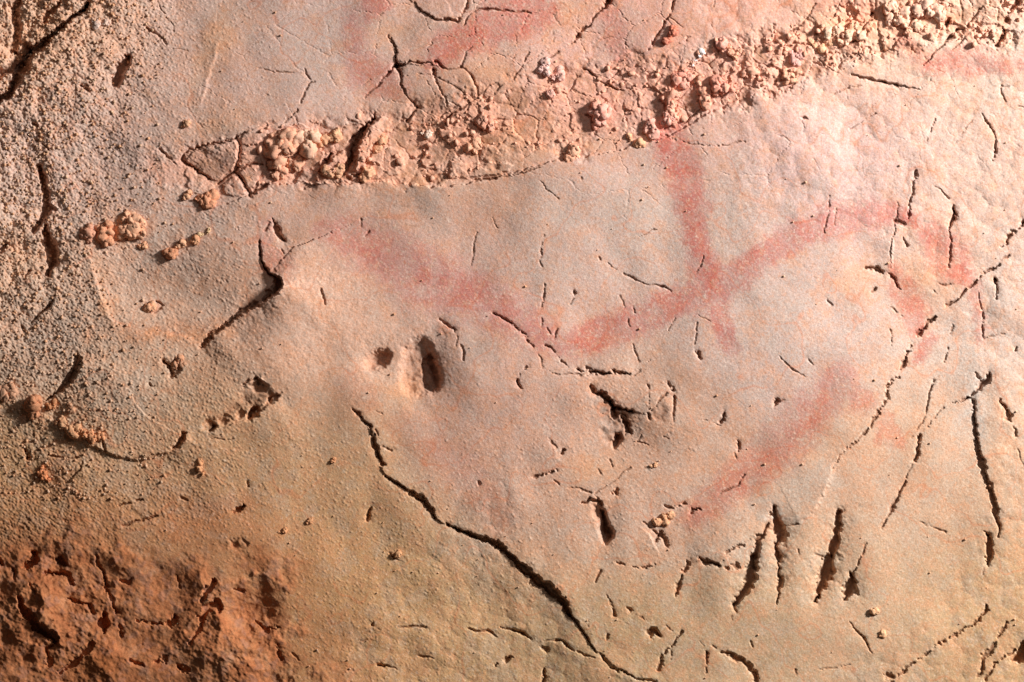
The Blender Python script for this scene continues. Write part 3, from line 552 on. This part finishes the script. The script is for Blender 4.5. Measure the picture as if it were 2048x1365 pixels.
# ------------------------------------------------------------------ materials
def rock_material(name, rough=0.92, bump_s=0.24):
    m = bpy.data.materials.new(name); m.use_nodes = True; nt = m.node_tree; N = nt.nodes; L = nt.links
    b = N['Principled BSDF']; b.inputs['Roughness'].default_value = rough
    b.inputs['Specular IOR Level'].default_value = 0.22
    at_ = N.new('ShaderNodeAttribute'); at_.attribute_name = 'stone_colour'
    geo = N.new('ShaderNodeNewGeometry')
    n1 = N.new('ShaderNodeTexNoise'); n1.inputs['Scale'].default_value = 900; n1.inputs['Detail'].default_value = 3; n1.inputs['Roughness'].default_value = .7
    L.new(geo.outputs['Position'], n1.inputs['Vector'])
    r = N.new('ShaderNodeMapRange'); r.inputs['From Min'].default_value = .3; r.inputs['From Max'].default_value = .7
    r.inputs['To Min'].default_value = .74; r.inputs['To Max'].default_value = 1.26
    L.new(n1.outputs['Fac'], r.inputs['Value'])
    mx = N.new('ShaderNodeVectorMath'); mx.operation = 'SCALE'
    L.new(at_.outputs['Color'], mx.inputs[0]); L.new(r.outputs['Result'], mx.inputs['Scale'])
    n3 = N.new('ShaderNodeTexNoise'); n3.inputs['Scale'].default_value = 520; n3.inputs['Detail'].default_value = 2; n3.inputs['Roughness'].default_value = .6
    off = N.new('ShaderNodeVectorMath'); off.operation = 'ADD'; off.inputs[1].default_value = (3.1, 1.7, 2.3)
    L.new(geo.outputs['Position'], off.inputs[0]); L.new(off.outputs['Vector'], n3.inputs['Vector'])
    r3 = N.new('ShaderNodeMapRange'); r3.inputs['From Min'].default_value = .52; r3.inputs['From Max'].default_value = .72; r3.inputs['To Max'].default_value = .5
    L.new(n3.outputs['Fac'], r3.inputs['Value'])
    warm = N.new('ShaderNodeVectorMath'); warm.operation = 'MULTIPLY'; warm.inputs[1].default_value = (1.05, .74, .55)
    L.new(mx.outputs['Vector'], warm.inputs[0])
    mw = N.new('ShaderNodeMix'); mw.data_type = 'RGBA'
    L.new(r3.outputs['Result'], mw.inputs['Factor']); L.new(mx.outputs['Vector'], mw.inputs[6]); L.new(warm.outputs['Vector'], mw.inputs[7])
    L.new(mw.outputs[2], b.inputs['Base Color'])
    n2 = N.new('ShaderNodeTexNoise'); n2.inputs['Scale'].default_value = 620; n2.inputs['Detail'].default_value = 4; n2.inputs['Roughness'].default_value = .65
    L.new(geo.outputs['Position'], n2.inputs['Vector'])
    bp = N.new('ShaderNodeBump'); bp.inputs['Strength'].default_value = bump_s; bp.inputs['Distance'].default_value = 0.0016
    L.new(n2.outputs['Fac'], bp.inputs['Height']); L.new(bp.outputs['Normal'], b.inputs['Normal'])
    return m
ROCK = rock_material('limestone_wall')
NOD = rock_material('calcite_nodule', .85, .3)

def new_mesh(name, co, faces4, cols, normals=None, mat=None):
    me = bpy.data.meshes.new(name)
    nv, nf = len(co), len(faces4); k = faces4.shape[1]
    me.vertices.add(nv); me.vertices.foreach_set('co', np.ascontiguousarray(co, np.float32).ravel())
    me.loops.add(nf * k); me.loops.foreach_set('vertex_index', np.ascontiguousarray(faces4, np.int32).ravel())
    me.polygons.add(nf); me.polygons.foreach_set('loop_start', np.arange(0, nf * k, k, dtype=np.int32))
    me.polygons.foreach_set('use_smooth', np.ones(nf, bool))
    me.update(calc_edges=True)
    a = me.attributes.new('stone_colour', 'FLOAT_COLOR', 'POINT')
    a.data.foreach_set('color', np.concatenate([cols, np.ones((nv, 1))], 1).astype(np.float32).ravel())
    if normals is not None: me.normals_split_custom_set_from_vertices(normals.reshape(-1, 3))
    me.materials.append(mat or ROCK)
    return me

def link(name, me, parent=None, loc=None, **props):
    o = bpy.data.objects.new(name, me); scene.collection.objects.link(o)
    if loc is not None: o.location = loc
    if parent is not None: o.parent = parent
    for k, v in props.items():
        if v: o[k] = v
    return o

# ------------------------------------------------------------------ split the rock face into objects
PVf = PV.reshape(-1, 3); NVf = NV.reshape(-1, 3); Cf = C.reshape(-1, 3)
I = np.arange(NX * NY, dtype=np.int32).reshape(NY, NX)
quads = np.stack([I[:-1, :-1], I[1:, :-1], I[1:, 1:], I[:-1, 1:]], -1)
own = OWN[:-1, :-1]; pid = PID[:-1, :-1]
fid = np.where(own > 0, own, np.where(pid > 0, 1000 + pid, 0))
fid = np.where((fid == 0) & (clay[:-1, :-1] > .5), 2000, fid)
flat = fid.ravel(); quads = quads.reshape(-1, 4)
order = np.argsort(flat, kind='stable'); sf = flat[order]
ids, starts = np.unique(sf, return_index=True); starts = list(starts) + [len(sf)]
wall = None
pieces = {}
for i, k in enumerate(ids): pieces[int(k)] = quads[order[starts[i]:starts[i + 1]]]
def build_piece(name, q, parent=None, **props):
    u, inv = np.unique(q, return_inverse=True)
    co = PVf[u]; loc = None
    if parent is None and name != 'rock_wall':
        loc = co.mean(0); co = co - loc
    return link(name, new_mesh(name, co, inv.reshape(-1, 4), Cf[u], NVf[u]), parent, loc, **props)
wall = build_piece('rock_wall', pieces[0], None, kind='structure', label='pale limestone cave wall with beige, pink and blue-grey patches')
# thickness of the rock behind the face
ring = np.concatenate([I[0, :], I[1:, -1], I[-1, -2::-1], I[-2:0:-1, 0]])
n = len(ring); front = PVf[ring]; back = front.copy(); back[:, 1] = 0.12
co = np.concatenate([front, back, [[0, 0.12, 0]]]); j = np.arange(n); j2 = (j + 1) % n
side = np.stack([j, j2, j2 + n, j + n], 1); cap = np.stack([j + n, j2 + n, np.full(n, 2 * n), np.full(n, 2 * n)], 1)
me = bpy.data.meshes.new('rock_body')
me.from_pydata(co.tolist(), [], side.tolist() + [list(c[:3]) for c in cap]); me.update()
a = me.attributes.new('stone_colour', 'FLOAT_COLOR', 'POINT')
a.data.foreach_set('color', np.tile(np.array([.5, .36, .25, 1], np.float32), (len(co), 1)).ravel()); me.materials.append(ROCK)
link('rock_body', me, wall)
for k, q in pieces.items():
    if 0 < k < 1000:
        if len(q) < 3: q = q
        kind, lab = OBJ[k - 1]
        build_piece(kind, q, wall, label=lab)
    elif k == 2000:
        build_piece('clay_patch', q, wall, label='rough patch of damp reddish brown clay in the lower left corner')
    elif k > 1000:
        build_piece('painted_stroke', q, None, label=PNAMES[k - 1001], category='painted mark', group='red painted strokes on the cave wall')
print('wall', round(time.time() - T0, 1), len(ids))

# ------------------------------------------------------------------ nodules
def ico(sub):
    import bmesh
    bm = bmesh.new(); bmesh.ops.create_icosphere(bm, subdivisions=sub, radius=1)
    v = np.array([q.co[:] for q in bm.verts], np.float32); f = np.array([[q.index for q in p.verts] for p in bm.faces], np.int32)
    bm.free(); return v, f
ICO3 = ico(3); ICO2 = ico(2); ICO1 = ico(1)
def height_at(x, y, F=SMOOTH_H):
    return float(F[min(max(np.searchsorted(gy, y), 0), NY - 1), min(max(np.searchsorted(gx, x), 0), NX - 1)])
rs = np.random.RandomState(77)
def vn3(v, sc, seed):
    return vnoise(v[:, 0] / sc + v[:, 2] / sc * .7, v[:, 1] / sc - v[:, 2] / sc * .6, seed)
def lumps(spec, col, seed, fine=1.0):
    """spec: (x, y, h, r) in pixels; returns mesh arrays in pixel space"""
    V = []; F = []; CC = []; n = 0
    for (x, y, h, r) in spec:
        bv, bf = ICO3 if r > 5 else ICO2 if r > 2.6 else ICO1
        if r > 5:
            rr_ = np.random.RandomState(int(x * 13 + y * 5 + r * 3)); Kp = rr_.randn(26, 3); Kp /= np.linalg.norm(Kp, axis=1)[:, None]
            kr = 0.30 + 0.35 * rr_.rand(26)
            dd_ = np.linalg.norm(bv[:, None] - Kp[None], axis=-1) / kr[None]
            cau = (np.sqrt(np.clip(1 - dd_ ** 2, 0, 1)) * kr[None]).max(1)
        else: cau = 0
        p = bv * r * np.array([1, 1, 0.85])
        q = bv * 2.0 + seed + n * .01
        dsp = 0.86 + 0.55 * cau + fine * (0.20 * vn3(q, .9, 7) + 0.10 * vn3(q, .42, 8) + 0.15 * vn3(q, .22, 9) + 0.09 * vn3(q, .12, 19))
        st = 0.78 + .5 * rs.rand(3); th = rs.rand() * 3.14; cq, sq = math.cos(th), math.sin(th)
        p = p * dsp[:, None] * st[None]; p = np.stack([p[:, 0] * cq - p[:, 1] * sq, p[:, 0] * sq + p[:, 1] * cq, p[:, 2]], 1) + np.array([x, y, h])
        V.append(p); F.append(bf + n); n += len(p)
        t = vn3(p, 5, 10); t2 = vn3(p, 2.2, 12); base = lin(col) * (0.98 + 0.12 * rs.rand()) * np.array([1.0, .975, 1.0])
        c = base[None] * (1 + 0.14 * t[:, None] + 0.14 * t2[:, None]); m = np.clip(t - .2, 0, 1)[:, None] * .5
        CC.append(c * (1 - m) + lin((212, 140, 98))[None] * m)
    return np.concatenate(V), np.concatenate(F), np.clip(np.concatenate(CC), .02, .85)
def to_obj(name, V, F, CC, **props):
    k = (D - V[:, 2] * S) / D
    co = np.stack([(V[:, 0] - 1024) * S * k, -V[:, 2] * S, (682.5 - V[:, 1]) * S * k], 1)
    loc = co.mean(0); loc[1] = co[:, 1].max()
    me = new_mesh(name, co - loc, F[:, ::-1], CC, None, NOD)
    return link(name, me, None, loc, **props)
def nodule(x, y, rx, ry, top, r0, n, col, label, ang=0, group='knobbly calcite nodules on the cave wall'):
    r = np.random.RandomState(int(x * 7 + y)); sp = []
    h0 = height_at(x, y); ca, sa = math.cos(math.radians(ang)), math.sin(math.radians(ang))
    n = max(3, int(n * .6)); r0 = r0 * 1.2; top = top * (.65 if 'crust' in label or 'crumb' in label else .8)
    if group and x > 500 and y > 900: col = tuple(.5 * p + .5 * q for p, q in zip(col, (206, 168, 124)))
    for i in range(n):
        q = math.sqrt((i + .5) / n) * .95; t = i * 2.39996 + r.rand() * .6
        u = rx * q * math.cos(t); v = ry * q * math.sin(t)
        px, py = x + u * ca - v * sa, y + u * sa + v * ca
        hh = top * (1 - q * q) ** .6
        rr = r0 * (0.55 + .9 * r.rand())
        sp.append((px, py, h0 + hh * (0.55 + .35 * r.rand()), rr))
        if r.rand() < .8:
            for _ in range(3):
                a = r.rand() * 6.28; sp.append((px + rr * .8 * math.cos(a), py + rr * .8 * math.sin(a), h0 + hh + rr * .35, rr * (.3 + .25 * r.rand())))
    if top > 6:
        sp.append((x, y, h0, min(rx, ry) * .85))
    V, F, CC = lumps(sp, col, x * .01)
    to_obj('calcite_nodule', V, F, CC, label=label, category='nodule', group=group)
P_ = (226, 176, 148); O_ = (228, 178, 142); K_ = (226, 172, 156); R_ = (206, 134, 112); W_ = (236, 214, 196); LV = (220, 186, 178)
nodule(567, 288, 24, 26, 20, 11, 12, P_, 'largest cauliflower-like cream nodule, left half of the big cluster on the crust', 20)
nodule(612, 285, 20, 24, 17, 10, 10, (232, 190, 164), 'pale cream nodule touching the right of the largest one')
nodule(551, 322, 15, 15, 15, 10, 5, P_, 'round ball-like cream nodule below the largest cluster')
nodule(590, 325, 18, 10, 9, 7, 8, P_, 'low lumpy cream nodule at the foot of the big cluster')
nodule(560, 348, 14, 10, 9, 6, 6, P_, 'small cream nodule under the round ball-like one', 0)
nodule(671, 272, 12, 12, 9, 8, 5, O_, 'small squarish orange nodule right of the big cluster')
nodule(648, 285, 10, 7, 5, 5, 5, O_, 'tiny crumbly nodule between the big cluster and the squarish one')
nodule(976, 248, 18, 14, 15, 8, 9, (216, 166, 144), 'pinkish nodule with a black shadow on its left, right of the plates')
nodule(948, 292, 20, 12, 6, 6, 9, (230, 180, 150), 'low bright crumbly nodule below the plates')
nodule(852, 268, 12, 6, 4, 4, 6, W_, 'thin white mineral smear on the crust', 30)
nodule(1199, 234, 20, 24, 19, 9, 14, K_, 'pink cauliflower nodule casting a long dark shadow')
nodule(1300, 256, 18, 14, 10, 8, 8, K_, 'low pink nodule between the shadowed one and the upright ridge')
nodule(1343, 212, 13, 38, 16, 8, 16, (224, 168, 146), 'upright ridge of pink and cream knobs', -8)
nodule(1333, 243, 11, 10, 12, 7, 4, K_, 'rounded pink knob at the foot of the upright ridge')
nodule(1362, 158, 20, 16, 9, 6, 12, (226, 166, 148), 'loose pink crumbly nodule above the upright ridge')
nodule(1444, 174, 24, 18, 12, 7, 14, (228, 166, 146), 'wide pink nodule right of the upright ridge', 10)
nodule(1412, 196, 12, 20, 8, 6, 9, (226, 172, 148), 'narrow pink nodule just left below the wide one', 25)
nodule(1345, 66, 7, 9, 8, 5, 4, R_, 'small dark red knob, upper of the pair')
nodule(1337, 80, 9, 9, 8, 5, 5, R_, 'small dark red knob, lower of the pair')
nodule(1443, 87, 9, 9, 9, 6, 4, K_, 'small pink ball nodule right of the white fleck')
nodule(1470, 105, 20, 12, 5, 4, 10, P_, 'scattered pale crumbs below the small pink ball', 30)
nodule(1404, 108, 12, 5, 4, 3.5, 6, (240, 240, 240), 'bright white mineral fleck', -35)
nodule(1390, 125, 13, 3, 3, 2.5, 6, (236, 226, 224), 'thin white scrape trailing from the white fleck', -45)
nodule(1145, 310, 15, 10, 10, 6, 8, P_, 'small cream nodule on the lower rim of the crust', -20)
nodule(1088, 135, 16, 14, 7, 7, 7, LV, 'lavender tinted nodule left of the curved crack')
nodule(1117, 152, 13, 16, 8, 7, 6, (224, 182, 170), 'lavender pink nodule below right of the lavender one')
nodule(1101, 188, 7, 7, 6, 5, 3, (220, 174, 160), 'tiny pink bead under the lavender nodules')
nodule(1270, 285, 20, 9, 5, 5, 9, O_, 'crumbly orange rim nodule under the low pink one', 40)
nodule(1500, 150, 16, 14, 6, 5, 10, (226, 176, 152), 'low crumbly nodule left of the lavender hollow')
nodule(1596, 112, 18, 22, 7, 6, 10, (218, 172, 162), 'mauve nodule beside a dark gap in the upper crust')
nodule(1580, 150, 20, 16, 6, 5, 12, (226, 178, 150), 'pale crumbly nodule below the mauve one')
nodule(1690, 70, 44, 18, 8, 6, 22, (236, 198, 172), 'broad cream yellow crust lump in the upper right', -8)
nodule(1640, 88, 24, 14, 5, 5, 10, (228, 186, 150), 'small cream lump left of the broad yellow one')
nodule(1790, 30, 30, 22, 8, 7, 16, (234, 192, 168), 'pale lumpy crust against the top edge, right of the dark gap')
nodule(1850, 20, 34, 20, 7, 7, 16, (232, 190, 168), 'pale lumpy crust further right along the top edge')
nodule(1830, 55, 30, 10, 5, 5, 12, (232, 190, 164), 'thin pale crumbs under the top edge crust')
nodule(262, 450, 30, 24, 15, 9, 16, (226, 178, 146), 'knobbly orange nodule, largest on the left side')
nodule(211, 463, 18, 22, 10, 8, 9, (220, 164, 130), 'orange nodule next left of the largest left one')
nodule(172, 466, 18, 15, 8, 8, 7, (208, 158, 132), 'greyish orange nodule, leftmost of the row of three')
nodule(285, 491, 14, 4, 4, 3.5, 7, O_, 'thin crumbly streak below the largest left nodule', -5)
nodule(412, 400, 18, 14, 11, 7, 10, (218, 160, 126), 'crumbly orange nodule on the lower edge of the grey plate', -20)
nodule(377, 391, 7, 6, 6, 4.5, 3, O_, 'tiny orange bead left of the crumbly nodule')
nodule(340, 506, 10, 14, 8, 6, 6, (208, 152, 118), 'orange bead clump at the lower end of the bead row', 30)
nodule(362, 492, 9, 8, 6, 5, 5, O_, 'small orange beads in the middle of the bead row')
nodule(388, 482, 8, 6, 5, 4.5, 4, (220, 168, 130), 'small orange bead at the upper part of the bead row')
nodule(412, 464, 20, 4, 4, 3.5, 9, (222, 196, 156), 'cream streak of beads at the upper end of the bead row', -30)
nodule(300, 612, 9, 9, 5, 5, 4, O_, 'round orange bead inside the crescent crack')
nodule(62, 812, 15, 13, 14, 8, 7, (200, 144, 108), 'round brown nodule with a black shadow at the left edge')
nodule(14, 782, 14, 14, 9, 8, 6, (200, 158, 128), 'smooth tan nodule cut near the left edge')
nodule(104, 812, 9, 9, 8, 5, 5, (196, 140, 100), 'small brown nodule right of the shadowed round one')
nodule(120, 848, 14, 8, 8, 5, 7, (212, 168, 130), 'pale crumbly nodule at the start of the chain of three', 30)
nodule(148, 860, 13, 10, 9, 6, 7, (214, 166, 126), 'middle nodule of the crumbly chain', 20)
nodule(180, 872, 20, 12, 10, 6, 11, (216, 158, 116), 'orange nodule at the lower end of the crumbly chain', 10)
nodule(140, 820, 7, 12, 6, 5, 5, (200, 158, 126), 'upright tan nodule above the crumbly chain', -15)
nodule(88, 948, 6, 22, 6, 5, 9, (212, 142, 98), 'narrow slanting orange nodule at the lower left', -28)
nodule(401, 935, 5, 16, 5, 4, 8, (220, 166, 122), 'narrow slanting cream nodule below the trough', -18)
nodule(358, 728, 11, 12, 7, 7, 5, (196, 152, 122), 'brownish plug inside the small hollow')
nodule(190, 52, 7, 7, 7, 6, 2, (226, 204, 190), 'single pale round bead near the top left crevice')
nodule(215, 44, 5, 5, 4, 4, 2, (226, 200, 184), 'tiny pale bead right of the single round one')
nodule(370, 250, 10, 5, 4, 4, 5, (232, 186, 150), 'small cream bead cluster above the plates', -30)
nodule(667, 922, 4, 6, 4, 3.5, 3, (214, 146, 108), 'tiny orange bead on the smooth lower wall')
nodule(618, 1045, 7, 5, 4, 3.5, 4, (220, 156, 114), 'small orange crumb on the tan lower wall, upper right one')
nodule(565, 1062, 12, 4, 3, 3, 6, (218, 152, 110), 'row of small orange crumbs on the tan lower wall', -15)
nodule(792, 1108, 10, 9, 4, 5, 5, (220, 166, 124), 'flat orange flake on the smooth lower wall')
nodule(1308, 932, 10, 6, 3, 3.5, 6, (226, 178, 148), 'small square-ish flake near the centre right')
nodule(760, 280, 12, 9, 7, 6, 6, (226, 176, 142), 'small knob row on the broken plates, upper knob', 30)
nodule(748, 300, 12, 6, 5, 5, 6, (224, 172, 138), 'small knob row on the broken plates, lower knob', 30)
nodule(735, 350, 12, 9, 7, 6, 6, (228, 180, 146), 'short cream spur on the lower rim of the crust', -30)
nodule(670, 345, 22, 9, 6, 7, 9, (222, 176, 142), 'low tan ridge nodule along the lower rim of the crust')
nodule(1325, 1040, 22, 10, 5, 5, 10, (222, 166, 136), 'crumbly orange rim above the brown gap, lower centre', -20)
nodule(1750, 1222, 6, 5, 4, 4, 3, (224, 182, 150), 'small loose crumb on the lower right wall')
nodule(1764, 1271, 4, 4, 4, 3.5, 2, (228, 190, 156), 'single pale bead on the lower right wall')

# ------------------------------------------------------------------ loose mineral grains (uncountable)
def scatter(n, region, rlo, rhi, seed, dens):
    r = np.random.RandomState(seed); Vv = []; Ff = []; Cc = []; k = 0; made = 0
    bv, bf = ICO1
    while made < n:
        x = region[0] + r.rand() * (region[2] - region[0]); y = region[1] + r.rand() * (region[3] - region[1])
        a = height_at(x, y, gamp)
        if r.rand() > dens(a) or height_at(x, y, clay) > .3: continue
        rr = rlo + (rhi - rlo) * r.rand() ** 2.2
        p = bv * rr * (1 + .12 * (r.rand(len(bv), 1) - .5)) + np.array([x, y, height_at(x, y) + rr * .55 + 2.2 * a])
        Vv.append(p); Ff.append(bf + k); k += len(p); made += 1
        base = lin((222, 188, 160)) * (.8 + .35 * r.rand()) * (np.array([1, 1, 1]) if r.rand() < .6 else np.array([1, .86, .74]))
        Cc.append(np.tile(base, (len(p), 1)))
    return np.concatenate(Vv), np.concatenate(Ff), np.concatenate(Cc)
V, F, CC = scatter(3000, (-60, -60, 330, 1000), 1.4, 3.6, 5, lambda a: max(0, a - .35) * 1.6)
to_obj('mineral_grains', V, F, CC, kind='stuff', label='dense crust of tiny calcite grains over the left of the wall')
V, F, CC = scatter(160, (300, -40, 2080, 1400), 1.2, 2.8, 6, lambda a: .15 + a)
to_obj('mineral_grains', V, F, CC, kind='stuff', label='sparse tiny grains stuck over the smooth wall')
r = np.random.RandomState(9)
bandpts = []
V = []; 
def scatter_band(n):
    Vv = []; Ff = []; Cc = []; k = 0; made = 0; bv, bf = ICO2
    while made < n:
        x = 340 + r.rand() * 1750; y = -20 + r.rand() * 420
        if height_at(x, y, BAND) < .5 or height_at(x, y, rg) < r.rand() or height_at(x, y, coarse) < -0.1 + .5 * r.rand() - .2: continue
        rr = 1.6 + 4.2 * r.rand() ** 2.5
        p = bv * rr * (1 + .5 * (vn3(bv + made, .8, 3))[:, None]) * (.7 + .6 * r.rand(3)) + np.array([x, y, height_at(x, y) + rr * .4])
        Vv.append(p); Ff.append(bf + k); k += len(p); made += 1
        Cc.append(np.tile(lin((232, 182, 158)) * (.8 + .3 * r.rand()), (len(p), 1)))
    return np.concatenate(Vv), np.concatenate(Ff), np.concatenate(Cc)
V, F, CC = scatter_band(380)
to_obj('crust_crumbs', V, F, CC, kind='stuff', label='orange mineral crumbs over the rough crust band')
print('done', round(time.time() - T0, 1))
